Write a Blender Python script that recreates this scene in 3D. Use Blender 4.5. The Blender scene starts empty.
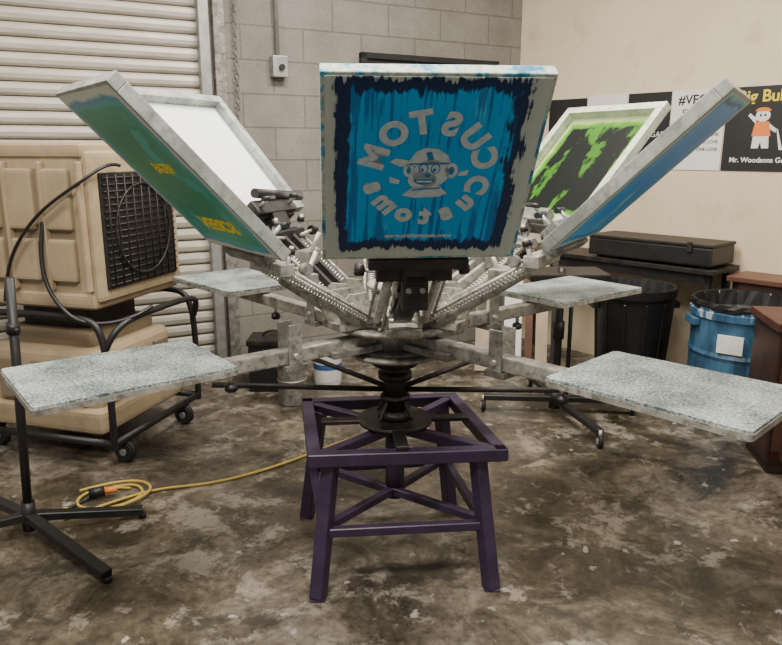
import bpy, bmesh, math, random
from mathutils import Vector, Matrix
random.seed(4)
SC = bpy.context.scene
COL = SC.collection
V = Vector
rad = math.radians

# ------------------------------------------------------------------ materials
def new_mat(name):
    m = bpy.data.materials.new(name); m.use_nodes = True
    nt = m.node_tree
    b = nt.nodes['Principled BSDF']
    return m, nt, b

def ramp(nt, fac, stops, interp='LINEAR'):
    r = nt.nodes.new('ShaderNodeValToRGB')
    r.color_ramp.interpolation = interp
    e = r.color_ramp.elements
    while len(e) > 1: e.remove(e[-1])
    e[0].position = stops[0][0]; e[0].color = (*stops[0][1], 1)
    for p, c in stops[1:]:
        x = e.new(p); x.color = (*c, 1)
    nt.links.new(fac, r.inputs[0])
    return r.outputs[0]

def noise(nt, vec, scale, detail=4, rough=.55, dist=0, out=0):
    n = nt.nodes.new('ShaderNodeTexNoise')
    n.inputs['Scale'].default_value = scale
    n.inputs['Detail'].default_value = detail
    n.inputs['Roughness'].default_value = rough
    n.inputs['Distortion'].default_value = dist
    if vec is not None: nt.links.new(vec, n.inputs['Vector'])
    return n.outputs[out]

def objco(nt):
    return nt.nodes.new('ShaderNodeTexCoord').outputs['Object']

def mapping(nt, vec, scale=(1,1,1), rot=(0,0,0), loc=(0,0,0)):
    m = nt.nodes.new('ShaderNodeMapping')
    m.inputs['Scale'].default_value = scale
    m.inputs['Rotation'].default_value = rot
    m.inputs['Location'].default_value = loc
    nt.links.new(vec, m.inputs[0]); return m.outputs[0]

def math_n(nt, op, a, b=None, c=None):
    n = nt.nodes.new('ShaderNodeMath'); n.operation = op
    for i, v in enumerate((a, b, c)):
        if v is None: continue
        if isinstance(v, (int, float)): n.inputs[i].default_value = v
        else: nt.links.new(v, n.inputs[i])
    return n.outputs[0]

def mix(nt, fac, a, b, blend='MIX'):
    n = nt.nodes.new('ShaderNodeMixRGB'); n.blend_type = blend
    for i, v in enumerate((fac, a, b)):
        if isinstance(v, (int, float)):
            n.inputs[i].default_value = v
        elif isinstance(v, tuple): n.inputs[i].default_value = (*v, 1)
        else: nt.links.new(v, n.inputs[i])
    return n.outputs[0]

def bump(nt, b, h, strength=.3, dist=.01):
    n = nt.nodes.new('ShaderNodeBump')
    n.inputs['Strength'].default_value = strength
    n.inputs['Distance'].default_value = dist
    nt.links.new(h, n.inputs['Height'])
    nt.links.new(n.outputs[0], b.inputs['Normal'])

def pmat(name, c1, c2=None, scale=8, rough=.5, metal=0, bmp=0, lo=.35, hi=.65, detail=5, grime=0, gcol=(.05,.045,.04)):
    m, nt, b = new_mat(name)
    c2 = c2 or tuple(x*.75 for x in c1)
    co = objco(nt)
    f = noise(nt, co, scale, detail)
    c = ramp(nt, f, [(lo, c1), (hi, c2)])
    if grime:
        g = noise(nt, mapping(nt, co, loc=(5,1,2)), scale*2.2, 7, .7)
        gf = ramp(nt, g, [(.50, (0,0,0)), (.62, (1,1,1))])
        c = mix(nt, math_n(nt, 'MULTIPLY', gf, grime), c, gcol)
    nt.links.new(c, b.inputs['Base Color'])
    b.inputs['Roughness'].default_value = rough
    b.inputs['Metallic'].default_value = metal
    if bmp: bump(nt, b, f, bmp, .005)
    return m

ALU = pmat('aluminium', (.46,.44,.39), (.25,.24,.21), 18, .5, .35, grime=.6, gcol=(.07,.06,.05))
ALUD = pmat('dull_cast_metal', (.31,.30,.265), (.16,.15,.135), 24, .55, .4, grime=.6, gcol=(.05,.045,.04))
STEEL = pmat('zinc_spring', (.62,.60,.54), (.36,.35,.32), 30, .4, .5)
BLACK = pmat('black_paint', (.008,.008,.009), (.016,.015,.015), 10, .45)
BLACKM = pmat('black_iron', (.012,.011,.010), (.038,.031,.027), 16, .5, .3)
PURPLE = pmat('purple_paint', (.045,.025,.066), (.026,.015,.037), 9, .42, grime=.35, gcol=(.018,.015,.018))
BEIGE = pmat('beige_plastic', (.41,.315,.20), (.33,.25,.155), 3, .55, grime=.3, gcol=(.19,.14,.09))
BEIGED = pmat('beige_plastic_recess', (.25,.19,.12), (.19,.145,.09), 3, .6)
RUBBER = pmat('rubber', (.008,.008,.008), (.018,.018,.018), 12, .7)
WHITE = pmat('white_plastic', (.75,.75,.72), (.62,.62,.6), 6, .5)
PAPER = pmat('white_poster_paper', (.78,.75,.70), (.72,.69,.64), 3, .7)
BLACKP = pmat('black_poster_paper', (.009,.009,.010), (.015,.015,.015), 3, .6)
YELP = pmat('yellow_print', (.85,.65,.03), (.75,.55,.03), 5, .6)
ORGP = pmat('orange_print', (.85,.22,.03), (.7,.2,.03), 5, .6)
GREYINK = pmat('open_stencil', (.52,.58,.57), (.36,.48,.53), 45, .6, lo=.42, hi=.66)
YELC = pmat('yellow_cable', (.55,.39,.07), (.40,.29,.06), 10, .5)
WOODD = pmat('dark_wood', (.050,.020,.012), (.027,.012,.009), 10, .5)
WOODT = pmat('tabletop_wood', (.14,.06,.035), (.085,.037,.023), 6, .45)
WOODR = pmat('reddish_brown_slat', (.085,.030,.018), (.05,.02,.012), 8, .5)
PLANK = pmat('pine_board', (.48,.39,.27), (.36,.29,.20), 6, .6)
BLUEL = pmat('blue_label', (.05,.14,.35), (.04,.11,.28), 4, .5)
CONDUIT = pmat('galvanised_conduit', (.40,.40,.38), (.28,.28,.26), 12, .45, .5)

def pallet_mat():
    m, nt, b = new_mat('linted_pallet_top')
    co = objco(nt)
    a = noise(nt, co, 120, 7, .8)
    c = noise(nt, co, 7, 6, .65)
    s = math_n(nt, 'ADD', math_n(nt, 'MULTIPLY', a, .82), math_n(nt, 'MULTIPLY', c, .34))
    nt.links.new(ramp(nt, s, [(.48, (.05,.068,.065)), (.55, (.15,.185,.18)), (.60, (.30,.345,.335)), (.70,(.56,.61,.59))]), b.inputs['Base Color'])
    b.inputs['Roughness'].default_value = .5
    bump(nt, b, a, .25, .002)
    return m
PALLET = pallet_mat()

def floor_mat():
    m, nt, b = new_mat('stained_concrete')
    co = objco(nt)
    big = noise(nt, co, .75, 6, .6, .5)
    mid = noise(nt, co, 2.6, 9, .70, .9)
    fine = noise(nt, co, 26, 8, .72)
    base = ramp(nt, mid, [(.33, (.042,.034,.026)), (.44, (.085,.070,.053)), (.53, (.145,.122,.096)), (.64, (.26,.225,.18))])
    stain = ramp(nt, big, [(.36, (.45,.44,.37)), (.46, (.82,.80,.68)), (.55, (1,1,1)), (.68, (1.0,.84,.66))])
    c = mix(nt, .9, base, stain, 'MULTIPLY')
    fr = ramp(nt, fine, [(.38, (.38,.37,.36)), (.56, (1,1,1))])
    c = mix(nt, .7, c, fr, 'MULTIPLY')
    p = noise(nt, mapping(nt, co, loc=(7,3,0)), 6.0, 11, .76, .3)
    msk = noise(nt, mapping(nt, co, loc=(1,13,0)), 1.1, 3, .5)
    pf = ramp(nt, math_n(nt, 'ADD', p, math_n(nt, 'MULTIPLY', math_n(nt, 'SUBTRACT', msk, .5), .4)), [(.535, (0,0,0)), (.60, (1,1,1))])
    c = mix(nt, math_n(nt, 'MULTIPLY', pf, .58), c, (.34,.30,.25))
    d = noise(nt, mapping(nt, co, loc=(-4,9,0)), 3.4, 10, .74, .7)
    df = ramp(nt, d, [(.52, (0,0,0)), (.59, (1,1,1))])
    c = mix(nt, math_n(nt, 'MULTIPLY', df, .78), c, (.028,.024,.018))
    vo = nt.nodes.new('ShaderNodeTexVoronoi'); vo.inputs['Scale'].default_value = 9
    nt.links.new(mix(nt, .10, co, noise(nt, co, 9, 5, .65, out=1)), vo.inputs['Vector'])
    spot = ramp(nt, vo.outputs['Distance'], [(.09, (1,1,1)), (.13, (0,0,0))])
    sm = ramp(nt, noise(nt, mapping(nt, co, loc=(11,2,0)), 1.6, 3, .5), [(.47, (0,0,0)), (.56, (1,1,1))])
    c = mix(nt, math_n(nt, 'MULTIPLY', math_n(nt, 'MULTIPLY', spot, sm), .6), c, (.48,.46,.42))
    nt.links.new(c, b.inputs['Base Color'])
    rr = ramp(nt, mid, [(.35, (.22,.22,.22)), (.65, (.55,.55,.55))])
    nt.links.new(rr, b.inputs['Roughness'])
    bump(nt, b, math_n(nt, 'ADD', fine, p), .25, .006)
    return m

def block_mat():
    m, nt, b = new_mat('painted_concrete_block')
    co = objco(nt)
    sep = nt.nodes.new('ShaderNodeSeparateXYZ'); nt.links.new(co, sep.inputs[0])
    cmb = nt.nodes.new('ShaderNodeCombineXYZ')
    nt.links.new(sep.outputs[0], cmb.inputs[0]); nt.links.new(sep.outputs[2], cmb.inputs[1])
    br = nt.nodes.new('ShaderNodeTexBrick')
    br.offset = .5
    br.inputs['Scale'].default_value = 1
    br.inputs['Brick Width'].default_value = .42
    br.inputs['Row Height'].default_value = .205
    br.inputs['Mortar Size'].default_value = .006
    br.inputs['Mortar Smooth'].default_value = .3
    br.inputs['Color1'].default_value = (.245,.222,.198,1)
    br.inputs['Color2'].default_value = (.275,.248,.22,1)
    br.inputs['Mortar'].default_value = (.18,.163,.145,1)
    nt.links.new(cmb.outputs[0], br.inputs['Vector'])
    n = noise(nt, co, 60, 5, .7)
    g = noise(nt, co, 2.2, 7, .65)
    c = mix(nt, .5, br.outputs[0], ramp(nt, n, [(.35, (.6,.6,.6)), (.6, (1,1,1))]), 'MULTIPLY')
    c = mix(nt, .6, c, ramp(nt, g, [(.38, (.62,.60,.56)), (.58, (1,1,1))]), 'MULTIPLY')
    nt.links.new(c, b.inputs['Base Color'])
    b.inputs['Roughness'].default_value = .8
    h = math_n(nt, 'SUBTRACT', math_n(nt, 'MULTIPLY', n, .15), br.outputs['Fac'])
    bump(nt, b, h, .5, .007)
    return m

def plaster_mat():
    m, nt, b = new_mat('cream_painted_plaster')
    co = objco(nt)
    n = noise(nt, co, 1.4, 6, .6)
    s = noise(nt, mapping(nt, co, loc=(3,3,3)), 5, 6, .65)
    c = ramp(nt, n, [(.35, (.67,.545,.385)), (.65, (.73,.615,.45))])
    c = mix(nt, .5, c, ramp(nt, s, [(.55, (1,1,1)), (.72, (.62,.57,.50))]), 'MULTIPLY')
    nt.links.new(c, b.inputs['Base Color'])
    b.inputs['Roughness'].default_value = .6
    return m

def shutter_mat():
    m, nt, b = new_mat('shutter_steel')
    co = objco(nt)
    n = noise(nt, mapping(nt, co, (1,1,6)), 5, 5, .6)
    nt.links.new(ramp(nt, n, [(.35, (.56,.525,.46)), (.7, (.43,.395,.335))]), b.inputs['Base Color'])
    b.inputs['Roughness'].default_value = .45
    b.inputs['Metallic'].default_value = .1
    return m

def screen_mat(name, hw, hh, yc, stops, amp=.03, nscale=14, streak=0, detail=5, rough=.35, yscale=1.0, alt=None, xoff=0, lines=None, spec=.3):
    """Ink layers on the mesh: signed box distance + noise pushed through a ramp."""
    m, nt, b = new_mat(name)
    co = objco(nt)
    sep = nt.nodes.new('ShaderNodeSeparateXYZ'); nt.links.new(co, sep.inputs[0])
    ax = math_n(nt, 'SUBTRACT', math_n(nt, 'ABSOLUTE', math_n(nt, 'SUBTRACT', sep.outputs[0], xoff)), hw)
    ay = math_n(nt, 'SUBTRACT', math_n(nt, 'ABSOLUTE', math_n(nt, 'SUBTRACT', sep.outputs[1], yc)), hh)
    d = math_n(nt, 'MAXIMUM', ax, ay)
    n1 = noise(nt, mapping(nt, co, (1, yscale, 1)), nscale, detail, .6)
    d = math_n(nt, 'ADD', d, math_n(nt, 'MULTIPLY', math_n(nt, 'SUBTRACT', n1, .5), amp*2))
    if streak:
        st = noise(nt, mapping(nt, co, (1, .06, 1)), 60, 3, .7)
        edge = math_n(nt, 'MULTIPLY', math_n(nt, 'SUBTRACT', st, .5), streak*2)
        d = math_n(nt, 'ADD', d, edge)
    f = math_n(nt, 'ADD', math_n(nt, 'MULTIPLY', d, 5), .5)
    c = ramp(nt, f, stops)
    inside = ramp(nt, f, [(.38, (1,1,1)), (.42, (0,0,0))])
    if alt:
        scale, lo, hi, colr, ys = alt
        n2 = noise(nt, mapping(nt, co, (1, ys, 1), loc=(2,5,1)), scale, 5, .6)
        ff = ramp(nt, n2, [(lo, (0,0,0)), (hi, (1,1,1))])
        c = mix(nt, mix(nt, 1, ff, inside, 'MULTIPLY'), c, colr)
    if lines:
        lc, amt = lines
        n3 = noise(nt, mapping(nt, co, (1, .03, 1), loc=(4,0,3)), 85, 3, .6)
        n4 = noise(nt, mapping(nt, co, (1, .6, 1), loc=(9,0,3)), 8, 3, .6)
        far = math_n(nt, 'MULTIPLY', math_n(nt, 'ABSOLUTE', math_n(nt, 'SUBTRACT', sep.outputs[1], yc)), .45)
        s = math_n(nt, 'ADD', n3, math_n(nt, 'MULTIPLY', math_n(nt, 'SUBTRACT', n4, .5), .5))
        s = math_n(nt, 'ADD', s, far)
        lf = ramp(nt, s, [(.60, (0,0,0)), (.66, (1,1,1))])
        c = mix(nt, math_n(nt, 'MULTIPLY', mix(nt, 1, lf, inside, 'MULTIPLY'), amt), c, lc)
    nt.links.new(c, b.inputs['Base Color'])
    b.inputs['Roughness'].default_value = rough
    b.inputs['Specular IOR Level'].default_value = spec
    return m

# ------------------------------------------------------------------ geometry helpers
def empty(name, loc=(0,0,0)):
    e = bpy.data.objects.new(name, None); COL.objects.link(e)
    e.location = loc; e.empty_display_size = .1
    return e

def add(name, me, mat, parent=None, matrix=None, smooth=False):
    o = bpy.data.objects.new(name, me); COL.objects.link(o)
    if mat is not None and not (hasattr(me, 'materials') and len(me.materials)):
        me.materials.append(mat)
    if matrix is not None: o.matrix_world = matrix
    if parent is not None:
        o.parent = parent
        o.matrix_parent_inverse = Matrix.Translation(parent.location).inverted()
    if smooth:
        for p in me.polygons: p.use_smooth = True
    return o

def bm_obj(name, bm, mat, parent=None, matrix=None, smooth=False):
    me = bpy.data.meshes.new(name)
    bmesh.ops.recalc_face_normals(bm, faces=bm.faces)
    bm.to_mesh(me); bm.free()
    return add(name, me, mat, parent, matrix, smooth)

def frame(o, x, y, z):
    m = Matrix.Identity(4)
    for i, c in enumerate((x, y, z, o)):
        for j in range(3): m[j][i] = c[j]
    return m

def box(name, lo, hi, mat, parent=None, matrix=None, bev=.004, seg=2):
    bm = bmesh.new()
    bmesh.ops.create_cube(bm, size=1)
    lo, hi = V(lo), V(hi)
    for v in bm.verts:
        v.co = V([(lo[i]+hi[i])/2 + v.co[i]*(hi[i]-lo[i]) for i in range(3)])
    if bev:
        bmesh.ops.bevel(bm, geom=bm.edges[:], offset=bev, segments=seg, affect='EDGES', profile=.6)
    return bm_obj(name, bm, mat, parent, matrix)

def axis_m(p, q, up=V((0,0,1))):
    p, q = V(p), V(q)
    z = (q-p).normalized()
    x = up.cross(z)
    if x.length < 1e-3: x = V((1,0,0))
    x.normalize(); y = z.cross(x)
    return frame(p, x, y, z), (q-p).length

def bar(name, p, q, w, h, mat, parent=None, bev=.003, up=V((0,0,1))):
    m, L = axis_m(p, q, up)
    return box(name, (-w/2, -h/2, 0), (w/2, h/2, L), mat, parent, m, bev, 1)

def rod(name, p, q, r, mat, parent=None, r2=None, n=20, bev=0):
    m, L = axis_m(p, q)
    bm = bmesh.new()
    bmesh.ops.create_cone(bm, cap_ends=True, segments=n, radius1=r, radius2=r if r2 is None else r2, depth=L)
    bmesh.ops.translate(bm, verts=bm.verts, vec=(0,0,L/2))
    if bev:
        es = [e for e in bm.edges if abs(e.verts[0].co.z-e.verts[1].co.z) < 1e-6]
        bmesh.ops.bevel(bm, geom=es, offset=bev, segments=2, affect='EDGES')
    o = bm_obj(name, bm, mat, parent, m)
    for pl in o.data.polygons:
        pl.use_smooth = abs(pl.normal.z) < .9
    return o

def lathe(name, prof, mat, parent=None, matrix=None, n=32):
    bm = bmesh.new(); rings = []
    for r, z in prof:
        rings.append([bm.verts.new((r*math.cos(2*math.pi*i/n), r*math.sin(2*math.pi*i/n), z)) for i in range(n)])
    for a, b in zip(rings, rings[1:]):
        for i in range(n):
            bm.faces.new((a[i], a[(i+1) % n], b[(i+1) % n], b[i]))
    if prof[0][0] > 1e-5: bm.faces.new(rings[0][::-1])
    if prof[-1][0] > 1e-5: bm.faces.new(rings[-1])
    bmesh.ops.remove_doubles(bm, verts=bm.verts, dist=1e-5)
    return bm_obj(name, bm, mat, parent, matrix, smooth=False)

def tube(name, pts, r, mat, parent=None, cyclic=False, smooth=True):
    cu = bpy.data.curves.new(name, 'CURVE'); cu.dimensions = '3D'
    cu.bevel_depth = r; cu.bevel_resolution = 2; cu.use_fill_caps = True
    if smooth:
        s = cu.splines.new('NURBS'); s.points.add(len(pts)-1)
        for p, q in zip(s.points, pts): p.co = (*q, 1)
        s.use_endpoint_u = True; s.order_u = 4; s.use_cyclic_u = cyclic; s.resolution_u = 6
    else:
        s = cu.splines.new('POLY'); s.points.add(len(pts)-1)
        for p, q in zip(s.points, pts): p.co = (*q, 1)
        s.use_cyclic_u = cyclic
    cu.materials.append(mat)
    return add(name, cu, None, parent)

def spring(name, p, q, r, wire, turns, mat, parent):
    m, L = axis_m(p, q)
    pts = []
    n = int(turns*9)
    for i in range(n+1):
        a = 2*math.pi*turns*i/n
        pts.append(m @ V((r*math.cos(a), r*math.sin(a), L*i/n)))
    return tube(name, pts, wire, mat, parent, smooth=False)

def text(name, s, size, mat, matrix, parent, offset=0, align='CENTER'):
    cu = bpy.data.curves.new(name, 'FONT'); cu.body = s; cu.size = size
    cu.align_x = align; cu.align_y = 'CENTER'; cu.extrude = .0006; cu.offset = offset
    cu.materials.append(mat)
    return add(name, cu, None, parent, matrix)

def flat_poly(name, pts, mat, parent, matrix, th=.001):
    bm = bmesh.new()
    f = bm.faces.new([bm.verts.new((x, y, 0)) for x, y in pts])
    r = bmesh.ops.extrude_face_region(bm, geom=[f])
    bmesh.ops.translate(bm, verts=[g for g in r['geom'] if isinstance(g, bmesh.types.BMVert)], vec=(0,0,th))
    return bm_obj(name, bm, mat, parent, matrix)

def disc_pts(cx, cy, rx, ry, n=24, a0=0, a1=360):
    return [(cx+rx*math.cos(rad(a0+(a1-a0)*i/n)), cy+ry*math.sin(rad(a0+(a1-a0)*i/n))) for i in range(n if a1-a0 >= 360 else n+1)]

# ------------------------------------------------------------------ room
FLOOR = box('floor', (-4.5,-1.5,-.1), (5,7.5,0), floor_mat(), bev=0)
D1 = V((.876,.482,0)).normalized(); N1 = V((D1.y, -D1.x, 0))      # back wall direction / normal into room
P0 = V((-1.12,4.65,0))
MW = frame(P0, D1, -N1, V((0,0,1)))                                # local x along wall, y into wall
corner_s = (V((.988,5.81,0))-P0).length
box('wall_back', (0,0,0), (corner_s+.1,.15,3.4), block_mat(), None, MW, 0)
CR = P0 + D1*corner_s
D2 = V((.6727,-.74,0)).normalized()
N2 = V((D2.y, -D2.x, 0))                                           # into room
MR = frame(CR, D2, -N2, V((0,0,1)))
box('wall_right', (-.02,0,0), (4.6,.15,3.4), plaster_mat(), None, MR, 0)
ceil_m = pmat('ceiling_paint', (.55,.53,.5), (.5,.48,.45), 3, .8)
box('ceiling', (-4.5,-1.5,3.4), (5,7.5,3.5), ceil_m, bev=0)

def shutter():
    bm = bmesh.new()
    pitch = .078; prof = []
    z = 0
    while z < 3.38:
        for k, dy in ((0,.026),(.07,.0),(.2,-.012),(.5,-.018),(.8,-.012),(.93,.0)):
            prof.append((dy, z+k*pitch))
        z += pitch
    a = [bm.verts.new((-3.4, y+.05, z)) for y, z in prof]
    b = [bm.verts.new((-.03, y+.05, z)) for y, z in prof]
    for i in range(len(prof)-1):
        bm.faces.new((a[i], b[i], b[i+1], a[i+1]))
    return bm_obj('curtain', bm, shutter_mat(), None, MW)
door = empty('door_1', P0 - D1*1.7)
o = shutter(); o.parent = door; o.matrix_parent_inverse = Matrix.Translation(door.location).inverted()
box('bottom_rail', (-3.4,.01,0), (-.03,.09,.07), ALUD, door, MW)
box('guide_rail', (-.05,-.03,0), (.012,.10,3.38), CONDUIT, door, MW)
box('guide_post', (.03,-.06,0), (.10,-.002,3.38), ALUD, door, MW)
ch = empty('hoist_chain', MW @ V((.17,-.03,1.5)))
bm = bmesh.new()
zz = .9
i = 0
while zz < 3.3:
    ang = 0 if i % 2 else math.pi/2
    seg = 8
    ring = []
    for k in range(seg):
        t = 2*math.pi*k/seg
        cxv = V((math.cos(t)*.012*math.cos(ang), math.cos(t)*.012*math.sin(ang), math.sin(t)*.022))
        nr = []
        for j in range(4):
            p = 2*math.pi*j/4
            rad_v = V((math.cos(t)*math.cos(ang), math.cos(t)*math.sin(ang), math.sin(t)))
            bi = V((-math.sin(ang), math.cos(ang), 0))
            nr.append(bm.verts.new(V((.17,-.03,zz)) + cxv + rad_v*.004*math.cos(p) + bi*.004*math.sin(p)))
        ring.append(nr)
    for k in range(seg):
        for j in range(4):
            bm.faces.new((ring[k][j], ring[(k+1) % seg][j], ring[(k+1) % seg][(j+1) % 4], ring[k][(j+1) % 4]))
    zz += .036; i += 1
bm_obj('chain_links', bm, ALUD, ch, MW)
sb = .45
cb = empty('electrical_conduit_box', MW @ V((sb,-.03,2.0)))
box('box_body', (sb-.055,-.07,1.95), (sb+.045,-.001,2.08), CONDUIT, cb, MW, .006)
rod('switch_knob', MW @ V((sb,-.09,2.01)), MW @ V((sb,-.065,2.01)), .018, BLACK, cb)
rod('conduit', MW @ V((sb-.01,-.03,2.08)), MW @ V((sb-.01,-.03,3.39)), .014, CONDUIT, cb)
bd = empty('wall_mounted_black_board', MW @ V((1.6,-.02,1.9)))
box('board_panel', (1.05,-.03,1.55), (2.15,-.001,2.12), BLACKP, bd, MW)
for nm, lo, hi in (('rim_top',(1.03,-.05,2.10),(2.17,-.001,2.14)),('rim_bottom',(1.03,-.05,1.53),(2.17,-.001,1.57)),
                   ('rim_side_a',(1.03,-.05,1.53),(1.07,-.001,2.14)),('rim_side_b',(2.13,-.05,1.53),(2.17,-.001,2.14))):
    box(nm, lo, hi, BLACK, bd, MW)

# ------------------------------------------------------------------ posters
def poster(s0, s1, m, z0=1.375, z1=1.87):
    e = empty('wall_poster', MR @ V(((s0+s1)/2,-.005,(z0+z1)/2)))
    box('sheet', (s0+.004,-.006,z0), (s1-.004,-.001,z1), m, e, MR, 0)
    return e
def ptext(e, s, size, s0, z, m, off=.0):
    mm = MR @ frame(V((s0,-.008,z)), V((1,0,0)), V((0,0,1)), V((0,-1,0)))
    text('lettering', s, size, m, mm, e, off)
def pshape(e, pts, m, lift=.008):
    mm = MR @ frame(V((0,-lift,0)), V((1,0,0)), V((0,0,1)), V((0,-1,0)))
    flat_poly('print', pts, m, e, mm)
p = poster(.29,.617,BLACKP, 1.375, 1.86); ptext(p,'702',.09,.47,1.68,PAPER,.002); ptext(p,'VEGAS TEES',.04,.45,1.60,PAPER)
p = poster(.617,.935,PAPER); ptext(p,'SCREEN\nPRINT',.06,.78,1.62,BLACKP,.001)
p = poster(.935,1.249,BLACKP)
pshape(p, disc_pts(1.09,1.76,.09,.05), PAPER); pshape(p, disc_pts(1.09,1.765,.07,.034), BLACKP, .0095)
ptext(p,'LAS VEGAS',.05,1.09,1.60,PAPER)
p = poster(1.249,1.604,PAPER); ptext(p,'#VEGAS',.078,1.435,1.81,BLACKP,.001); ptext(p,'STRONG',.062,1.45,1.73,BLACKP)
for k in range(4): ptext(p,'ONE CITY ONE LOVE',.028,1.44,1.64-k*.045,BLACKP)
p = poster(1.604,2.20,BLACKP)
ptext(p,'Big Bubba',.095,1.86,1.81,YELP,.002)
ptext(p,'Mr. Woodsons Golf Club',.042,1.875,1.44,PAPER,.001)
pshape(p, disc_pts(1.83,1.70,.042,.036), PAPER); pshape(p, disc_pts(1.83,1.725,.045,.022,16,0,180), ORGP, .0095)
pshape(p, [(1.79,1.665),(1.87,1.665),(1.885,1.58),(1.775,1.58)], ORGP)
pshape(p, [(1.785,1.58),(1.875,1.58),(1.88,1.51),(1.84,1.51),(1.83,1.55),(1.82,1.51),(1.78,1.51)], PAPER)
pshape(p, [(1.87,1.655),(1.915,1.62),(1.91,1.60),(1.87,1.625)], PAPER); pshape(p, [(1.79,1.655),(1.745,1.70),(1.755,1.715),(1.80,1.68)], PAPER)
pshape(p, [(1.915,1.62),(1.922,1.62),(1.96,1.50),(1.94,1.50)], PAPER)
for sx in (-1,1): pshape(p, disc_pts(1.83+sx*.013,1.702,.006,.008,10), BLACKP, .0092)

# ------------------------------------------------------------------ screen printing press
C = V((.015,2.54,0))
press = empty('screen_printing_press', (C.x, C.y, 0))
topc = [V((-.258,2.25,.488)), V((.375,2.30,.488)), V((.255,2.85,.488)), V((-.341,2.78,.488))]
legt = [V((-.205,2.285,.48)), V((.300,2.33,.48)), V((.205,2.80,.48)), V((-.285,2.735,.48))]
legb = [V((-.251,2.19,0)), V((.353,2.25,0)), V((.254,2.83,0)), V((-.354,2.76,0))]
for i in range(4):
    a, b = topc[i], topc[(i+1) % 4]
    d = (b-a).normalized()*.022
    bar(f'stand_top_rail_{i+1}', a-d, b+d, .045, .045, PURPLE, press)
    bar(f'stand_leg_{i+1}', legb[i]+V((0,0,.002)), legt[i], .048, .048, PURPLE, press)
    box(f'stand_foot_{i+1}', V((-.028,-.028,0))+legb[i], V((.028,.028,.006))+legb[i], PURPLE, press)
    f = .225/.48
    a = legb[i].lerp(legt[i], f); b = legb[(i+1) % 4].lerp(legt[(i+1) % 4], f)
    bar(f'stand_rung_{i+1}', a, b, .03, .032, PURPLE, press)
cc = V((C.x-.01, C.y-.02, .24))
for i in range(4):
    a = legb[i].lerp(legt[i], .5)
    bar(f'stand_cross_brace_{i+1}', a, cc, .028, .03, PURPLE, press)
    bar(f'stand_top_brace_{i+1}', topc[i], V((C.x, C.y, .488)), .035, .035, PURPLE, press)
rod('stand_column', V((C.x,C.y,.21)), V((C.x,C.y,.5)), .036, PURPLE, press)
def disc(name, z0, z1, r, m, bev=.004, r2=None, n=40):
    return rod(name, C+V((0,0,z0)), C+V((0,0,z1)), r, m, press, r2=r2, n=n, bev=bev)
disc('pedestal_plate', .512, .528, .14, BLACKM)
disc('pedestal_boss', .528, .56, .065, BLACKM, r2=.055)
disc('pedestal_shaft', .56, .80, .042, BLACKM, 0)
disc('pedestal_collar_a', .60, .62, .055, BLACKM)
disc('pedestal_collar_b', .68, .71, .062, BLACKM)
disc('pedestal_bearing', .735, .78, .085, BLACKM)
for i, a in enumerate((5,95,185,275)):
    u = V((math.cos(rad(a)), math.sin(rad(a)), 0))
    bar(f'pedestal_foot_{i+1}', C+u*.05+V((0,0,.519)), C+u*.275+V((0,0,.519)), .045, .016, BLACKM, press)
for i in range(4):
    a = 50+90*i
    u = V((math.cos(rad(a)), math.sin(rad(a)), 0))
    bar(f'pedestal_gusset_{i+1}', C+u*.085+V((0,0,.535)), C+u*.04+V((0,0,.60)), .010, .014, BLACKM, press)
for i, (a, r, z) in enumerate(((188,.66,.665),(350,.72,.655),(140,.5,.66),(40,.55,.66))):
    u = V((math.cos(rad(a)), math.sin(rad(a)), 0))
    rod(f'pallet_brace_rod_{i+1}', C+u*.04+V((0,0,.64)), C+u*r+V((0,0,z+.02)), .010, BLACKM, press)
disc('pallet_turret_flange', .780, .797, .175, ALU)
disc('pallet_turret_disc', .797, .812, .15, ALUD)
disc('pallet_turret_hub', .812, .885, .11, ALUD)
disc('head_turret_disc', .885, .905, .225, ALU)
disc('head_turret_ring', .905, .925, .18, ALU)
disc('head_turret_hub', .925, 1.02, .085, ALUD)
disc('head_turret_cap', 1.02, 1.04, .10, ALU)
disc('centre_bolt', 1.04, 1.09, .03, ALU)
for k in range(12):
    a = rad(k*30+15); pnt = C+V((math.cos(a)*.20, math.sin(a)*.20, .905))
    rod(f'turret_bolt_{k+1}', pnt, pnt+V((0,0,.012)), .009, STEEL, press, n=6)

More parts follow.
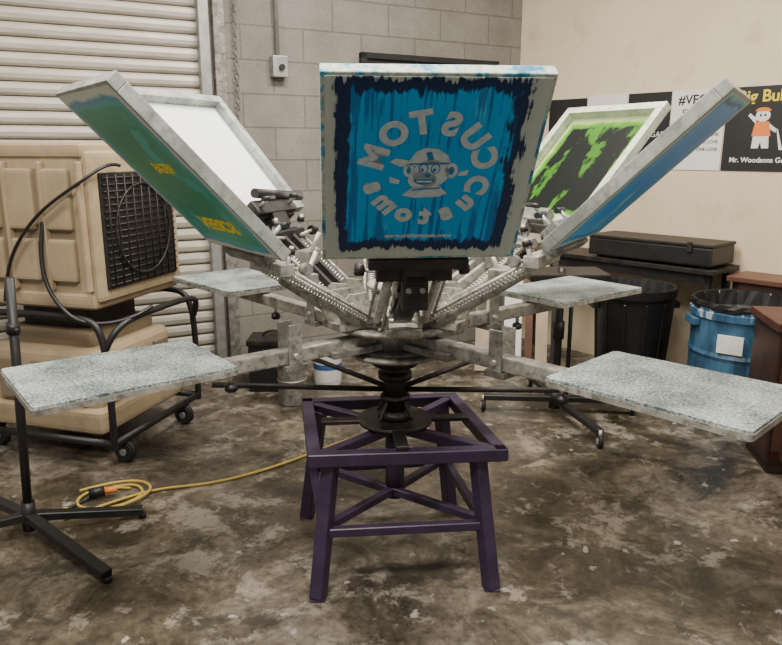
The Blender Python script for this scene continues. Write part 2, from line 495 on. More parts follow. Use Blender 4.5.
def round_rect(x0, x1, h0, h1, r, n=6):
    pts = []
    for cx, cy, a0 in ((x1-r, h1-r, 0), (x0+r, h0-r, 90), (x0+r, -h0+r, 180), (x1-r, -h1+r, 270)):
        for i in range(n+1):
            a = rad(a0+90*i/n); pts.append((cx+r*math.cos(a), cy+r*math.sin(a)))
    return pts
for i, (a, R, g) in enumerate(((38.5,.99,.44), (131.5,1.13,.44), (217.5,.98,.395), (314.5,1.035,.44))):
    u = V((math.cos(rad(a)), math.sin(rad(a)), 0)); t = V((-u.y, u.x, 0))
    m = frame(C, u, t, V((0,0,1)))
    box(f'pallet_arm_{i+1}', (.09,-.027,.822), (R+.12,.027,.870), ALU, press, m, .006)
    box(f'pallet_arm_root_{i+1}', (.08,-.055,.815), (.30,.055,.84), ALUD, press, m, .005)
    box(f'pallet_bracket_{i+1}', (R-.2,-.10,.866), (R+.14,.10,.878), ALUD, press, m, .003)
    for sgn in (-1, 1):
        box(f'gate_plate_{i+1}_{"ab"[sgn>0]}', (g+.015,sgn*.034-.004,.82), (g+.065,sgn*.034+.004,.955), ALU, press, m, .003)
    box(f'gate_base_{i+1}', (g,-.04,.80), (g+.08,.04,.820), ALUD, press, m, .003)
    rod(f'gate_bolt_{i+1}', m @ V((g+.04,-.05,.85)), m @ V((g+.04,.05,.85)), .009, STEEL, press)
    rod(f'arm_lock_stem_{i+1}', m @ V((R-.33,0,.79)), m @ V((R-.33,0,.825)), .008, STEEL, press)
    rod(f'arm_lock_knob_{i+1}', m @ V((R-.33,0,.765)), m @ V((R-.33,0,.79)), .020, BLACK, press, bev=.004)
    outer = [(x+R, y) for x, y in round_rect(-.27, .27, .190, .200, .014)]
    flat_poly(f'pallet_{i+1}', outer, PALLET, press, m @ Matrix.Translation((0,0,.886)), .016)
    outer = [(x+R, y) for x, y in round_rect(-.272, .272, .192, .202, .015)]
    flat_poly(f'pallet_edge_{i+1}', outer, ALU, press, m @ Matrix.Translation((0,0,.878)), .016)

def build_screen(az, rb, zb, rt, zt, W, mat, fmat, tang=0):
    u = V((math.cos(rad(az)), math.sin(rad(az)), 0)); k = V((0,0,1))
    t = V((-u.y, u.x, 0))
    o = C + u*rb + k*zb + t*tang
    yv = (u*(rt-rb) + k*(zt-zb)); L = yv.length; yv.normalize()
    n = (u*(zt-zb) - k*(rt-rb)).normalized()
    xv = yv.cross(n)
    m = frame(o, xv, yv, n)
    e = empty('printing_screen', o)
    w = .034; d = .036; h = W/2
    box('frame_bottom', (-h,0,-d), (h,w,0), fmat, e, m, .003)
    box('frame_top', (-h,L-w,-d), (h,L,0), fmat, e, m, .003)
    box('frame_side_a', (-h,w,-d), (-h+w,L-w,0), fmat, e, m, .003)
    box('frame_side_b', (h-w,w,-d), (h,L-w,0), fmat, e, m, .003)
    box('mesh', (-h+.010,.010,-.0005), (h-.010,L-.010,.0015), mat, e, m, 0)
    return e, m, L, n, u, t, o

def head(i, az, rb, zb, o, u, t, n, m, dark=False):
    k = V((0,0,1)); mm = frame(C, u, t, k)
    A = BLACKM if dark else ALU
    box(f'head_{i}_foot', (.10,-.06,.905), (.27,.06,.93), ALU, press, mm, .004)
    for s in (-1, 1):
        pts = [(.13,.93),(.26,.93),(.28,.98),(.23,1.03),(.16,1.03)]
        bm = bmesh.new()
        f = bm.faces.new([bm.verts.new((x, s*.05, z)) for x, z in pts])
        r = bmesh.ops.extrude_face_region(bm, geom=[f])
        bmesh.ops.translate(bm, verts=[g for g in r['geom'] if isinstance(g, bmesh.types.BMVert)], vec=(0,s*.008,0))
        bm_obj(f'head_{i}_cheek_{"ab"[s>0]}', bm, ALU, press, mm)
    piv = (.225, .99)
    rod(f'head_{i}_pivot', mm @ V((piv[0],-.07,piv[1])), mm @ V((piv[0],.07,piv[1])), .012, STEEL, press)
    end = (rb-.06, zb-.035)
    for s in (-1, 1):
        bar(f'head_{i}_arm_{"ab"[s>0]}', mm @ V((piv[0],s*.032,piv[1])), mm @ V((end[0],s*.032,end[1])), .016, .035, A, press)
        q = (piv[0]+(end[0]-piv[0])*.86, piv[1]+(end[1]-piv[1])*.86)
        spring(f'head_{i}_spring_{"ab"[s>0]}', mm @ V((.16,s*.082,.935)), mm @ V((q[0],s*.072,q[1]-.015)), .0115, .0034, 30, STEEL, press)
        rod(f'head_{i}_link_{"ab"[s>0]}', mm @ V((.14,s*.108,.93)), mm @ V((q[0],s*.10,q[1]+.005)), .006, ALU, press)
        rod(f'head_{i}_knob_stem_{"ab"[s>0]}', mm @ V((q[0]-.03,s*.06,q[1])), mm @ V((q[0]-.03,s*.145,q[1]+.01)), .006, STEEL, press)
        rod(f'head_{i}_knob_{"ab"[s>0]}', mm @ V((q[0]-.03,s*.14,q[1]+.01)), mm @ V((q[0]-.03,s*.17,q[1]+.012)), .019, BLACKM if dark else ALUD, press, bev=.003)
        rod(f'head_{i}_micro_screw_{"ab"[s>0]}', mm @ V((q[0]+.01,s*.09,q[1]-.02)), mm @ V((q[0]-.02,s*.09,q[1]+.075)), .007, STEEL, press)
        rod(f'head_{i}_micro_nut_{"ab"[s>0]}', mm @ V((q[0]-.012,s*.09,q[1]+.05)), mm @ V((q[0]-.018,s*.09,q[1]+.068)), .016, BLACKM, press, n=6)
        bar(f'head_{i}_tie_{"ab"[s>0]}', mm @ V((.20,s*.065,.925)), mm @ V((q[0]-.05,s*.062,q[1]-.055)), .006, .022, ALU, press)
    rod(f'head_{i}_spring_anchor', mm @ V((.16,-.115,.935)), mm @ V((.16,.115,.935)), .008, ALU, press)
    qx = piv[0]+(end[0]-piv[0])*.5; qz = piv[1]+(end[1]-piv[1])*.5
    box(f'head_{i}_cross_block', (qx-.03,-.05,qz-.02), (qx+.03,.05,qz+.035), ALUD, press, mm, .005)
    rod(f'head_{i}_stop_rod', mm @ V((qx,0,qz)), mm @ V((qx-.05,0,qz+.10)), .008, STEEL, press)
    q = (piv[0]+(end[0]-piv[0])*.88, piv[1]+(end[1]-piv[1])*.88)
    bar(f'head_{i}_carriage', mm @ V((q[0],-.11,q[1])), mm @ V((q[0],.11,q[1])), .05, .04, A, press)
    K = BLACKM if dark else ALUD
    box(f'head_{i}_clamp_jaw', (-.14,-.035,-.05), (.14,-.002,.012), K, press, m, .005)
    box(f'head_{i}_clamp_back', (-.13,-.03,-.075), (.13,.03,-.0375), K, press, m, .005)
    bar(f'head_{i}_clamp_neck', mm @ V((end[0]-.02,0,end[1])), m @ V((0,-.02,-.05)), .09, .045, K, press)
    for s in (-1, 1):
        rod(f'head_{i}_clamp_screw_{"ab"[s>0]}', m @ V((s*.095,0,-.07)), m @ V((s*.095,0,-.125)), .007, STEEL, press)
        rod(f'head_{i}_clamp_handle_{"ab"[s>0]}', m @ V((s*.095-.035,0,-.12)), m @ V((s*.095+.035,0,-.12)), .009, BLACK, press)
    if dark and i == 1:
        bar(f'head_{i}_arm_cover', mm @ V((.21,0,.965)), mm @ V((rb-.05,0,zb-.06)), .060, .045, BLACKM, press)
        box(f'head_{i}_arm_nose', (rb-.09,-.038,zb-.16), (rb-.05,.038,zb-.03), BLACKM, press, mm, .006)
        for s in (-1, 1):
            rod(f'head_{i}_nose_bolt_{"ab"[s>0]}', mm @ V((rb-.052,s*.02,zb-.10)), mm @ V((rb-.042,s*.02,zb-.10)), .009, ALUD, press, n=6)
    if dark and i == 3:
        rod(f'head_{i}_squeegee_grip', m @ V((-.22,.03,-.07)), m @ V((.10,.05,-.09)), .018, BLACKM, press)

WTAPE = (.60,.63,.54)
m_front = screen_mat('blue_ink_screen', .214, .240, .288,
    [(0,(.018,.34,.72)), (.37,(.02,.38,.78)), (.40,(.004,.03,.10)), (.54,(.005,.02,.07)), (.565,(.42,.48,.44)), (1,WTAPE)],
    amp=.030, nscale=15, streak=.034, alt=(16,.60,.66,(.10,.55,.86),.15), xoff=-.004, lines=((.006,.12,.36), .8), rough=.45)
m_fl = screen_mat('green_ink_screen', .215, .26, .31,
    [(0,(.0,.23,.13)), (.46,(.0,.30,.18)), (.5,(.02,.38,.34)), (.60,(.03,.26,.45)), (.66,WTAPE)], amp=.03, nscale=6,
    alt=(5,.56,.60,(.01,.36,.30),1), rough=.35)
m_bl = screen_mat('white_glare_screen', .2,.25,.3, [(0,(.95,.97,.98)),(.6,(.92,.95,.96)),(1,(.8,.83,.83))], amp=.02)  # white mesh, base colour raised to carry the glare on the back-left screen
m_br = screen_mat('green_black_ink_screen', .205,.24,.30,
    [(0,(.035,.13,.008)), (.44,(.05,.17,.010)), (.5,(.10,.25,.02)), (.56,(.32,.40,.15)), (1,(.62,.63,.50))], amp=.03, nscale=8,
    alt=(5.5,.41,.44,(.003,.005,.004),.5), rough=.6, spec=.1)
m_fr = screen_mat('pale_blue_ink_screen', .21,.26,.30,
    [(0,(.03,.30,.74)), (.48,(.08,.40,.80)), (.53,(.01,.10,.34)), (.6,(.15,.55,.66)), (.68,WTAPE)], amp=.03, nscale=7,
    alt=(6,.55,.60,(.25,.58,.60),.5), rough=.5)
FR_ALU = pmat('screen_frame_aluminium', (.42,.44,.40), (.24,.255,.23), 12, .48, .2, grime=.5, gcol=(.09,.11,.10))
FR_CREAM = pmat('taped_screen_frame', (.60,.62,.49), (.43,.45,.35), 10, .5, .05, grime=.45, gcol=(.12,.17,.09))
def inky_frame():
    m, nt, b = new_mat('ink_smeared_frame')
    co = objco(nt)
    c = ramp(nt, noise(nt, co, 9, 7, .72), [(.40,(.02,.15,.28)),(.44,(.05,.36,.50)),(.47,(.40,.49,.44)),(.56,(.54,.57,.48)),(.66,(.28,.30,.26))])
    g = ramp(nt, noise(nt, mapping(nt, co, loc=(3,3,3)), 40, 6, .7), [(.48,(1,1,1)),(.62,(.42,.42,.40))])
    c = mix(nt, .75, c, g, 'MULTIPLY')
    nt.links.new(c, b.inputs['Base Color']); b.inputs['Roughness'].default_value = .45
    return m
FR_INK = inky_frame()

heads = [
    (276, .575, 1.210, .888, 1.665, .53, m_front, FR_INK, True, .002),
    (216, .580, 1.198, 1.017, 1.655, .53, m_fl, FR_ALU, False, 0),
    (156, .550, 1.250, .947, 1.696, .53, m_bl, FR_ALU, True, 0),
    (93,  .580, 1.200, 1.000, 1.640, .53, m_bl, FR_ALU, False, 0),
    (30,  .630, 1.215, 1.057, 1.655, .53, m_br, FR_CREAM, False, 0),
    (330, .640, 1.225, 1.070, 1.643, .53, m_fr, FR_ALU, False, 0),
]
for i, (az, rb, zb, rt, zt, W, mt, fm, dark, tg) in enumerate(heads):
    e, m, L, n, u, t, o = build_screen(az, rb, zb, rt, zt, W, mt, fm, tg)
    head(i+1, az, rb, zb, o, u, t, n, m, dark)
    if i == 0:
        FLIP = frame(V((-.004,.290,.0022)), V((-1,0,0)), V((0,1,0)), V((0,0,1)))
        base = m @ FLIP
        def ch(c, ang, r, size, top=True, off=.0042):
            a = rad(ang)
            pos = V((r*math.cos(a), r*math.sin(a), 0))
            up = V((math.cos(a), math.sin(a), 0)) * (1 if top else -1)
            xr = V((up.y, -up.x, 0))
            text('stencil_letter', c, size, GREYINK, base @ frame(pos, xr, up, V((0,0,1))), e, off)
        for c, a in zip('CUSTOM', (164,136,108,79,50,18)): ch(c, a, .138, .082)
        for c, a in zip('Customs', (197,222,246,268,291,316,341)): ch(c, a, .138, .076, False)
        # cartoon mascot with cap, big ears, eyes and grin
        def blob(pts, mt, z=0): flat_poly('stencil_mascot', pts, mt, e, base @ Matrix.Translation((0,0,z)), .0006)
        INKB = pmat('mascot_ink_line', (.012,.20,.46), (.01,.15,.36), 20, .5) if 'mascot_ink_line' not in bpy.data.materials else bpy.data.materials['mascot_ink_line']
        blob(disc_pts(-.008,-.004,.046,.040), GREYINK)
        blob(disc_pts(.012,-.024,.036,.026), GREYINK)
        blob(disc_pts(-.058,.004,.016,.022), GREYINK); blob(disc_pts(.048,.006,.013,.020), GREYINK)
        blob([(-.055,.022),(-.045,.048),(-.02,.066),(.01,.070),(.034,.058),(.048,.034),(.082,.040),(.096,.030),(.07,.016),(.045,.018)], GREYINK)
        blob([(-.030,-.040),(.034,-.046),(.060,-.070),(.03,-.078),(-.03,-.076),(-.055,-.066)], GREYINK)
        for sx, cx in ((-1,-.018),(1,.012)):
            blob(disc_pts(cx,.010,.012,.015,16), INKB, .0007)
            blob(disc_pts(cx,.010,.009,.012,16), GREYINK, .0014)
            blob(disc_pts(cx+.003,.007,.004,.006,10), INKB, .0021)
        blob(disc_pts(.008,-.022,.026,.016,16,180,360), INKB, .0007)
        blob([(-.014,-.025),(.028,-.025),(.024,-.030),(-.010,-.030)], GREYINK, .0014)
        blob(disc_pts(.0,-.010,.008,.006,12), INKB, .0007)
        blob([(-.052,.024),(.046,.022),(.046,.026),(-.052,.028)], INKB, .0007)
        blob([(-.012,.036),(.002,.034),(.010,.056),(-.004,.060)], INKB, .0007)
        blob(disc_pts(-.058,.004,.007,.012,12), INKB, .0007); blob(disc_pts(.048,.006,.005,.011,12), INKB, .0007)
        blob([(-.035,-.046),(.036,-.052),(.036,-.056),(-.035,-.050)], INKB, .0007)
        blob([(-.102,.006),(-.078,.0),(-.075,-.012),(-.098,-.010)], GREYINK); blob([(.068,-.024),(.094,-.014),(.092,-.032),(.070,-.036)], GREYINK)
        text('stencil_caption', 'www.customshirts.vegas', .018, GREYINK, m @ frame(V((-.01,.085,.0022)), V((-1,0,0)), V((0,1,0)), V((0,0,1))), e, .0006)
    if i == 1:
        text('yellow_stencil', 'SCREEN', .070, YELP, m @ frame(V((.03,.12,.0022)), V((-1,0,0)), V((0,1,0)), V((0,0,1))), e, .003)
        text('yellow_stencil', 'VEGAS', .05, YELP, m @ frame(V((.05,.35,.0022)), V((-1,0,0)), V((0,1,0)), V((0,0,1))), e, .002)

# ------------------------------------------------------------------ evaporative cooler
A0 = V((-1.345,3.27,0)); cu_ = V((.28,.96,0)).normalized(); cv_ = V((-cu_.y, cu_.x, 0))
MC = frame(A0, cu_, cv_, V((0,0,1)))
cool = empty('portable_evaporative_cooler', MC @ V((.34,.4,0)))
def cb_(name, lo, hi, mt, bev=.02, seg=3): return box(name, lo, hi, mt, cool, MC, bev, seg)
cb_('cabinet', (0,.03,.80), (.68,.74,1.50), BEIGE, .05, 4)
cb_('cabinet_top_lip', (-.012,.02,1.46), (.692,.76,1.535), BEIGE, .03)
cb_('cabinet_bottom_lip', (-.012,.02,.77), (.692,.76,.85), BEIGE, .03)
cb_('front_bezel', (.0,.0,.80), (.68,.06,1.50), BEIGE, .03)
cb_('grille_recess', (.055,-.012,.86), (.625,.01,1.40), BLACK, .01)
for i in range(17):
    z = .88+i*.031
    rod(f'grille_louvre_{i+1}', MC @ V((.065,-.018,z)), MC @ V((.615,-.018,z)), .004, BLACKM, cool, n=8)
for i in range(9):
    x = .09+i*.0625
    rod(f'grille_wire_{i+1}', MC @ V((x,-.024,.87)), MC @ V((x,-.024,1.39)), .0035, BLACKM, cool, n=8)
ring = [MC @ V((.34+.22*math.cos(a*math.pi/12), -.027, 1.125+.22*math.sin(a*math.pi/12))) for a in range(24)]
tube('fan_guard_ring', ring, .005, BLACKM, cool, cyclic=True)
cb_('control_panel', (.38,-.008,1.415), (.62,.01,1.455), BLACKM, .004)
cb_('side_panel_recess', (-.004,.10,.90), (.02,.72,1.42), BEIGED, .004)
for j, (a, b_) in enumerate(((.10,.27),(.30,.47),(.50,.68))):
    for kk, (z0, z1) in enumerate(((.90,1.10),(1.14,1.42))):
        cb_(f'side_moulding_{j+1}_{kk+1}', (-.030,a,z0), (.01,b_,z1), BEIGE, .020)
for j in range(4):
    cb_(f'side_rib_{j+1}', (-.036,.03+j*.205,.86), (.0,.05+j*.205,1.45), BEIGE, .008)
text('side_lettering', 'COOLER', .085, BEIGED, MC @ frame(V((-.0325,.585,1.22)), V((0,0,-1)), V((0,-1,0)), V((-1,0,0))), cool, .001)
cb_('reservoir', (.02,.08,.24), (.66,.72,.56), BEIGE, .06, 4)
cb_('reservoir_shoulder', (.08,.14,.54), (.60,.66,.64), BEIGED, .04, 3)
cb_('reservoir_base', (-.01,.05,.14), (.69,.75,.27), BEIGE, .035)
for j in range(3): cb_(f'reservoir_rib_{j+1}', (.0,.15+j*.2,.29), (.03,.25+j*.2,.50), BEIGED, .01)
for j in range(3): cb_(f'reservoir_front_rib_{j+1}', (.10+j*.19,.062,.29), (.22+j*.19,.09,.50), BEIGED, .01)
cb_('duct_neck', (.15,.2,.62), (.53,.60,.80), BLACKM, .02)
for s, x in enumerate((-.04,.72)):
    pts = [(x,-.03,.10),(x,-.04,.45),(x,-.03,.72),(x,.08,.74),(x,.4,.745),(x,.64,.74),(x,.77,.70),(x,.78,.45),(x,.77,.10)]
    tube(f'cart_hoop_{s+1}', [MC @ V(q) for q in pts], .017, BLACK, cool)
tube('cart_front_hoop', [MC @ V(q) for q in ((-.04,-.035,.60),(-.03,-.08,.70),(.1,-.10,.73),(.34,-.10,.73),(.58,-.10,.73),(.71,-.08,.70),(.72,-.035,.60))], .016, BLACK, cool)
for s, y in enumerate((-.03,.77)):
    rod(f'cart_axle_bar_{s+1}', MC @ V((-.04,y,.125)), MC @ V((.72,y,.125)), .018, BLACK, cool)
for s, x in enumerate((-.04,.72)):
    rod(f'cart_side_bar_{s+1}', MC @ V((x,-.03,.125)), MC @ V((x,.77,.125)), .018, BLACK, cool)
wi = 0
for x in (0.05,.58):
    for y in (-.02,.74):
        wi += 1
        rod(f'caster_wheel_{wi}', MC @ V((x-.02,y,.055)), MC @ V((x+.02,y,.055)), .055, RUBBER, cool, n=28, bev=.008)
        rod(f'caster_hub_{wi}', MC @ V((x-.024,y,.055)), MC @ V((x+.024,y,.055)), .018, CONDUIT, cool)
        box(f'caster_fork_{wi}', (x-.028,y-.02,.10), (x+.028,y+.02,.125), BLACK, cool, MC)
tube('power_lead_a', [MC @ V(q) for q in ((.18,-.03,1.43),(.06,-.06,1.45),(-.05,-.03,1.38),(-.06,.22,1.25),(-.05,.40,1.08),(-.05,.47,.95),(-.05,.50,.80))], .008, BLACK, cool)
tube('power_lead_b', [MC @ V(q) for q in ((-.03,.25,1.18),(-.06,.26,1.05),(-.08,.24,.90),(-.08,.15,.78),(-.06,.05,.70),(.05,-.12,.72),(.2,-.13,.76))], .010, BLACK, cool)

# ------------------------------------------------------------------ flash dryer stands
def star_stand(name, c, ends, top, r, caster=False):
    e = empty(name, c)
    c = V(c)
    zl = .085 if caster else .03
    for i, q in enumerate(ends):
        q = V((*q, zl)) if len(q) == 2 else V(q)
        bar(f'leg_{i+1}', c+V((0,0,zl+(.0 if caster else .06))), q, .042, .032, BLACK, e)
        if caster:
            rod(f'caster_{i+1}', q+V((-.012,0,-.05)), q+V((.012,0,-.05)), .035, RUBBER, e, bev=.004)
            rod(f'caster_rim_{i+1}', q+V((-.015,0,-.05)), q+V((.015,0,-.05)), .018, STEEL, e)
            rod(f'caster_stem_{i+1}', q+V((0,0,-.03)), q+V((0,0,.01)), .01, STEEL, e)
        else:
            rod(f'foot_{i+1}', V((q.x,q.y,0)), V((q.x,q.y,.02)), .014, RUBBER, e)
    rod('post', c+V((0,0,.04)), V(top), r, BLACK, e)
    rod('post_socket', c+V((0,0,.03)), (c+V((0,0,.03))).lerp(V(top), .12), r*1.5, BLACK, e)
    return e
e = star_stand('flash_dryer_stand', (-1.44,2.60,0), ((-1.043,2.753),(-1.011,2.286),(-1.86,2.47),(-1.85,2.93)), (-1.385,2.58,1.05), .017)
rod('height_clamp', V((-1.400,2.585,.84)), V((-1.395,2.583,.88)), .024, BLACK, e)
rod('clamp_knob', V((-1.395,2.58,.86)), V((-1.35,2.53,.86)), .008, BLACK, e)
e = star_stand('flash_dryer_stand', (.96,4.0,0), ((.546,4.03),(1.08,3.48),(1.40,3.96),(.90,4.45)), (.96,4.0,.86), .022, True)
rod('lower_slider', V((.96,4.0,.45)), V((.96,4.0,.55)), .032, BLACK, e)
rod('second_post', V((1.02,3.98,.08)), V((1.02,3.98,.80)), .012, BLACK, e)
box('heater_panel', (.76,3.86,.80), (1.20,4.16,.84), BLACK, e, None, .008)

# ------------------------------------------------------------------ extension cord
cord = empty('yellow_extension_cord', (-1.1,2.9,0))
def fl(*pts): return [V((x, y, .009)) for x, y in pts]
tube('cord_run', fl((-1.36,2.72),(-1.22,2.86),(-1.08,3.0),(-.9,3.02),(-.72,3.1),(-.5,3.28),(-.3,3.5),(-.1,3.68),(.05,3.85),(.2,4.1)), .0065, YELC, cord)
tube('cord_coil', fl((-1.33,2.95),(-1.22,3.06),(-1.12,3.02),(-1.10,2.90),(-1.2,2.80),(-1.33,2.80),(-1.40,2.9),(-1.33,3.02),(-1.18,3.0)), .0065, YELC, cord)
tube('cord_coil_b', [p_+V((.03,-.03,.012)) for p_ in fl((-1.42,2.98),(-1.25,3.12),(-1.08,3.05),(-1.12,2.88),(-1.28,2.75),(-1.42,2.82))], .0065, YELC, cord)
rod('plug_body', V((-1.27,2.93,.03)), V((-1.22,2.95,.03)), .015, ORGP, cord, r2=.012)
rod('plug_head', V((-1.33,2.905,.03)), V((-1.27,2.93,.03)), .022, BLACK, cord)
tube('black_lead', fl((-1.46,2.66),(-1.38,2.78),(-1.36,2.88),(-1.30,2.92)), .006, BLACK, cord)

# ------------------------------------------------------------------ bins, bucket, boards
def bin_(name, c, r, h, mt, lined=None, drum=False):
    e = empty(name, c); M_ = Matrix.Translation(c)
    if drum:
        prof = [(r*.93,0),(r*.97,.015),(r*.97,.18),(r,.20),(r*.97,.22),(r*.98,.40),(r*1.01,.42),(r*.98,.44),(r*.99,h-.09),(r*1.03,h-.08),(r*1.03,h-.045),(r*1.0,h-.04),(r*1.0,h),(r*.96,h),(r*.94,h-.05),(r*.9,.03),(0,.03)]
    else:
        prof = [(r*.80,0),(r*.82,.01),(r*.98,h-.06),(r*.98,h-.055),(r*1.04,h-.05),(r*1.05,h),(r*.97,h),(r*.94,h-.05),(r*.78,.03),(0,.03)]
    lathe('tub', prof, mt, e, M_, 48)
    if not drum:
        for i in range(12):
            a = 2*math.pi*i/12
            u = V((math.cos(a), math.sin(a), 0))
            bar(f'rib_{i+1}', V(c)+u*r*.83+V((0,0,.04)), V(c)+u*r*.975+V((0,0,h-.08)), .02, .012, mt, e)
    if lined:
        bm = bmesh.new(); N = 48; rings = []
        random.seed(9)
        hang = [random.uniform(-.01,.012) for _ in range(N)]
        for j, (rr, z) in enumerate([(r*1.015,h-.028),(r*1.03,h-.012),(r*1.02,h+.007),(r*.95,h+.004),(r*.9,h-.08),(r*.5,h-.2)]):
            rings.append([bm.verts.new((c[0]+(rr+(.005*math.sin(i*2.3+j)))*math.cos(2*math.pi*i/N), c[1]+(rr+(.005*math.sin(i*2.3+j)))*math.sin(2*math.pi*i/N), z+(hang[i] if j == 0 else 0))) for i in range(N)])
        for a, b in zip(rings, rings[1:]):
            for i in range(N): bm.faces.new((a[i], a[(i+1) % N], b[(i+1) % N], b[i]))
        bm.faces.new(rings[-1])
        bm_obj('bin_liner', bm, lined, e)
    for s in (-1,1):
        box(f'handle_{"ab"[s>0]}', V(c)+V((s*r*1.03-.02,-.06,h-.13)), V(c)+V((s*r*1.03+.02,.06,h-.09)), mt, e)
    return e
def bin_ink():
    m, nt, b = new_mat('ink_spattered_blue')
    co = objco(nt)
    sep = nt.nodes.new('ShaderNodeSeparateXYZ'); nt.links.new(co, sep.inputs[0])
    n = noise(nt, mapping(nt, co, (1,1,.25)), 16, 4, .6)
    c = ramp(nt, n, [(.38,(.018,.055,.10)),(.5,(.03,.092,.17)),(.63,(.05,.135,.23))])
    dr = math_n(nt, 'ADD', n, math_n(nt, 'MULTIPLY', math_n(nt, 'SUBTRACT', sep.outputs[2], .64), 1.2))
    c = mix(nt, ramp(nt, dr, [(.58,(0,0,0)),(.62,(1,1,1))]), c, (.34,.40,.42))
    nt.links.new(c, b.inputs['Base Color']); b.inputs['Roughness'].default_value = .4
    return m
BC = V((1.96,3.88,0))
bb = bin_('blue_garbage_bin', tuple(BC), .28, .70, bin_ink(), BLACK, True)
dcam = V((-.62,-.78,0)).normalized()
lt = V((-dcam.y, dcam.x, 0))
box('label', (-.065,-.05,-.004), (.065,.05,.004), WHITE, bb, frame(BC+V((0,0,.50))+dcam*.283, lt, V((0,0,1)), dcam), .002)
bin_('black_garbage_bin', (1.50,4.36,0), .24, .69, BLACK, RUBBER)

bk = empty('white_bucket', (-.417,4.54,0))
lathe('pail', [(.085,0),(.087,.01),(.098,.25),(.104,.252),(.104,.268),(.094,.268),(.09,.03),(0,.03)], WHITE, bk, Matrix.Translation((-.417,4.54,0)))
lathe('pail_label', [(.0905,.10),(.0955,.15)], BLUEL, bk, Matrix.Translation((-.417,4.54,0)))
tube('bail_handle', [V((-.417+.105*math.cos(a), 4.54-.03, .245+.02-.09*math.sin(a))) for a in [math.pi*i/8 for i in range(9)]], .003, STEEL, bk)
tk = empty('black_tool_crate', (-.74,4.46,0))
box('crate_body', (-.90,4.36,.0), (-.60,4.58,.30), BLACK, tk, None, .01)
box('crate_lid', (-.91,4.35,.30), (-.59,4.59,.34), BLACKM, tk, None, .01)
tube('crate_handle', [V((-.82,4.47,.34)),V((-.82,4.47,.39)),V((-.68,4.47,.39)),V((-.68,4.47,.34))], .008, BLACK, tk)
dr = empty('grey_ink_drum', (-.60,4.16,0))
lathe('drum', [(.08,0),(.085,.01),(.085,.15),(.09,.155),(.085,.16),(.085,.26),(.09,.265),(.09,.28),(.0,.28)], ALUD, dr, Matrix.Translation((-.60,4.16,0)))

bo = empty('leaning_boards', (.85,4.6,0))
for i, (x, w, h, mt) in enumerate(((.58,.10,.78,PLANK),(.70,.05,.85,BLACKM),(.77,.12,.72,WHITE),(.91,.05,.86,WOODT),(.98,.08,.8,PLANK),(1.08,.04,.86,BLACKM))):
    o0 = V((x,4.78-(x-.6)*.2,0)); yv = V((.03,.22,h)).normalized()
    xv = V((1,-.25,0)).normalized(); xv = (xv - yv*xv.dot(yv)).normalized(); zv = xv.cross(yv)
    box(f'board_{i+1}', (0,0,-.012), (w,h,.012), mt, bo, frame(o0+V((0,0,.012)), xv, yv, zv), .002)

# ------------------------------------------------------------------ tables along the right wall
def table(name, s0, s1, depth, z, top, legm, th=.03, y0=.02):
    e = empty(name, MR @ V(((s0+s1)/2,-depth/2,0)))
    box('top', (s0,-depth,z-th), (s1,-y0,z), top, e, MR, .004)
    box('apron', (s0+.03,-depth+.02,z-th-.06), (s1-.03,-depth+.04,z-th), legm, e, MR, .002)
    for i, (a, b_) in enumerate(((s0+.03,-depth+.04),(s1-.07,-depth+.04),(s0+.03,-.08),(s1-.07,-.08))):
        box(f'leg_{i+1}', (a,b_-.02,0), (a+.04,b_+.02,z-th), legm, e, MR, .003)
    return e
table('black_work_table', .25, 1.80, .38, .80, BLACKM, BLACK)
table('brown_side_table', 1.84, 3.0, .30, .77, WOODT, WOODD)
sl = empty('black_light_box', MR @ V((1.35,-.22,.8)))
box('housing', (.93,-.37,.815), (1.77,-.05,.93), BLACK, sl, MR, .012)
box('lid', (.925,-.375,.93), (1.775,-.045,.95), BLACKM, sl, MR, .006)
for i, (a, b_) in enumerate(((1.0,-.33),(1.7,-.33),(1.0,-.1),(1.7,-.1))):
    box(f'foot_{i+1}', (a-.015,b_-.015,.80), (a+.015,b_+.015,.816), RUBBER, sl, MR, 0)
box('latch', (1.62,-.385,.90), (1.65,-.372,.96), BLACKM, sl, MR, .003)

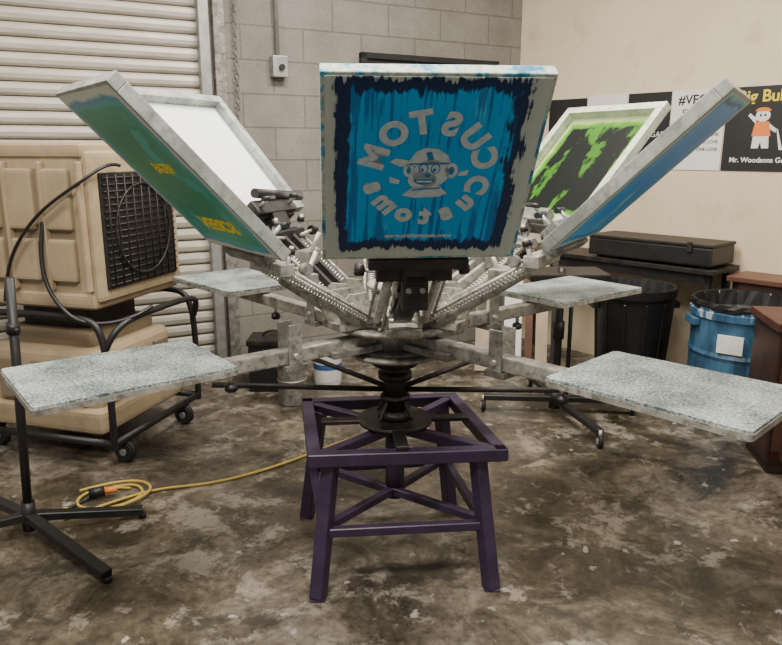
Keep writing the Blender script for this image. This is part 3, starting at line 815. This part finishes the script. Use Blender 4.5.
cab = empty('wooden_cabinet', (2.0,3.2,0))
MCab = frame(V((1.765,3.16,0)), V((.985,-.17,0)).normalized(), V((.17,.985,0)).normalized(), V((0,0,1)))
box('carcass', (0,0,.06), (.7,.36,.70), WOODD, cab, MCab, .006)
box('top', (-.02,-.02,.70), (.72,.38,.74), WOODR, cab, MCab, .006)
box('plinth', (.02,.02,0), (.68,.34,.06), WOODD, cab, MCab, .003)
for j in range(2):
    x0 = .02+j*.335
    box(f'door_stile_{j+1}_a', (x0,-.014,.08), (x0+.045,.0,.69), WOODR, cab, MCab, .004)
    box(f'door_stile_{j+1}_b', (x0+.275,-.014,.08), (x0+.32,.0,.69), WOODR, cab, MCab, .004)
    box(f'door_rail_{j+1}_a', (x0,-.014,.08), (x0+.32,.0,.13), WOODR, cab, MCab, .004)
    box(f'door_rail_{j+1}_b', (x0,-.014,.64), (x0+.32,.0,.69), WOODR, cab, MCab, .004)
    for i in range(11):
        box(f'door_louvre_{j+1}_{i+1}', (x0+.045,-.009,.14+i*.0455), (x0+.275,.0,.165+i*.0455), WOODR, cab, MCab, .003)
    rod(f'door_knob_{j+1}', MCab @ V((.32+j*.07,-.04,.42)), MCab @ V((.32+j*.07,-.012,.42)), .012, STEEL, cab)

# ------------------------------------------------------------------ lighting
def fluoro(x, y, rot, power, lx=1.5, ly=.4):
    e = empty('ceiling_light_fixture', (x, y, 3.36))
    M_ = Matrix.Translation((x, y, 0)) @ Matrix.Rotation(rot, 4, 'Z')
    box('housing', (-lx/2-.03,-ly/2-.03,3.33), (lx/2+.03,ly/2+.03,3.40), WHITE, e, M_, .005)
    L_ = bpy.data.lights.new('fluorescent_tube_light', 'AREA'); L_.shape = 'RECTANGLE'
    L_.size = lx; L_.size_y = ly; L_.energy = power; L_.color = (1,.94,.84)
    o_ = bpy.data.objects.new('tube_light', L_); COL.objects.link(o_)
    o_.matrix_world = Matrix.Translation((x, y, 3.32)) @ Matrix.Rotation(rot, 4, 'Z')
    o_.parent = e; o_.matrix_parent_inverse = Matrix.Translation(e.location).inverted()
fluoro(-.3, .7, .3, 165)
fluoro(.2, 3.4, .3, 145)
fluoro(-2.0, 2.2, .3, 60)
fluoro(2.3, 2.2, .3, 60)

w = bpy.data.worlds.new('World'); SC.world = w; w.use_nodes = True
w.node_tree.nodes['Background'].inputs[0].default_value = (1,.96,.90,1)
w.node_tree.nodes['Background'].inputs[1].default_value = .38

# ------------------------------------------------------------------ camera
cd = bpy.data.cameras.new('camera'); cd.sensor_width = 36; cd.lens = 720/782*36
cam = bpy.data.objects.new('camera', cd); COL.objects.link(cam)
cam.location = (0,0,1.5); cam.rotation_euler = (rad(90-13.47), 0, 0)
SC.camera = cam
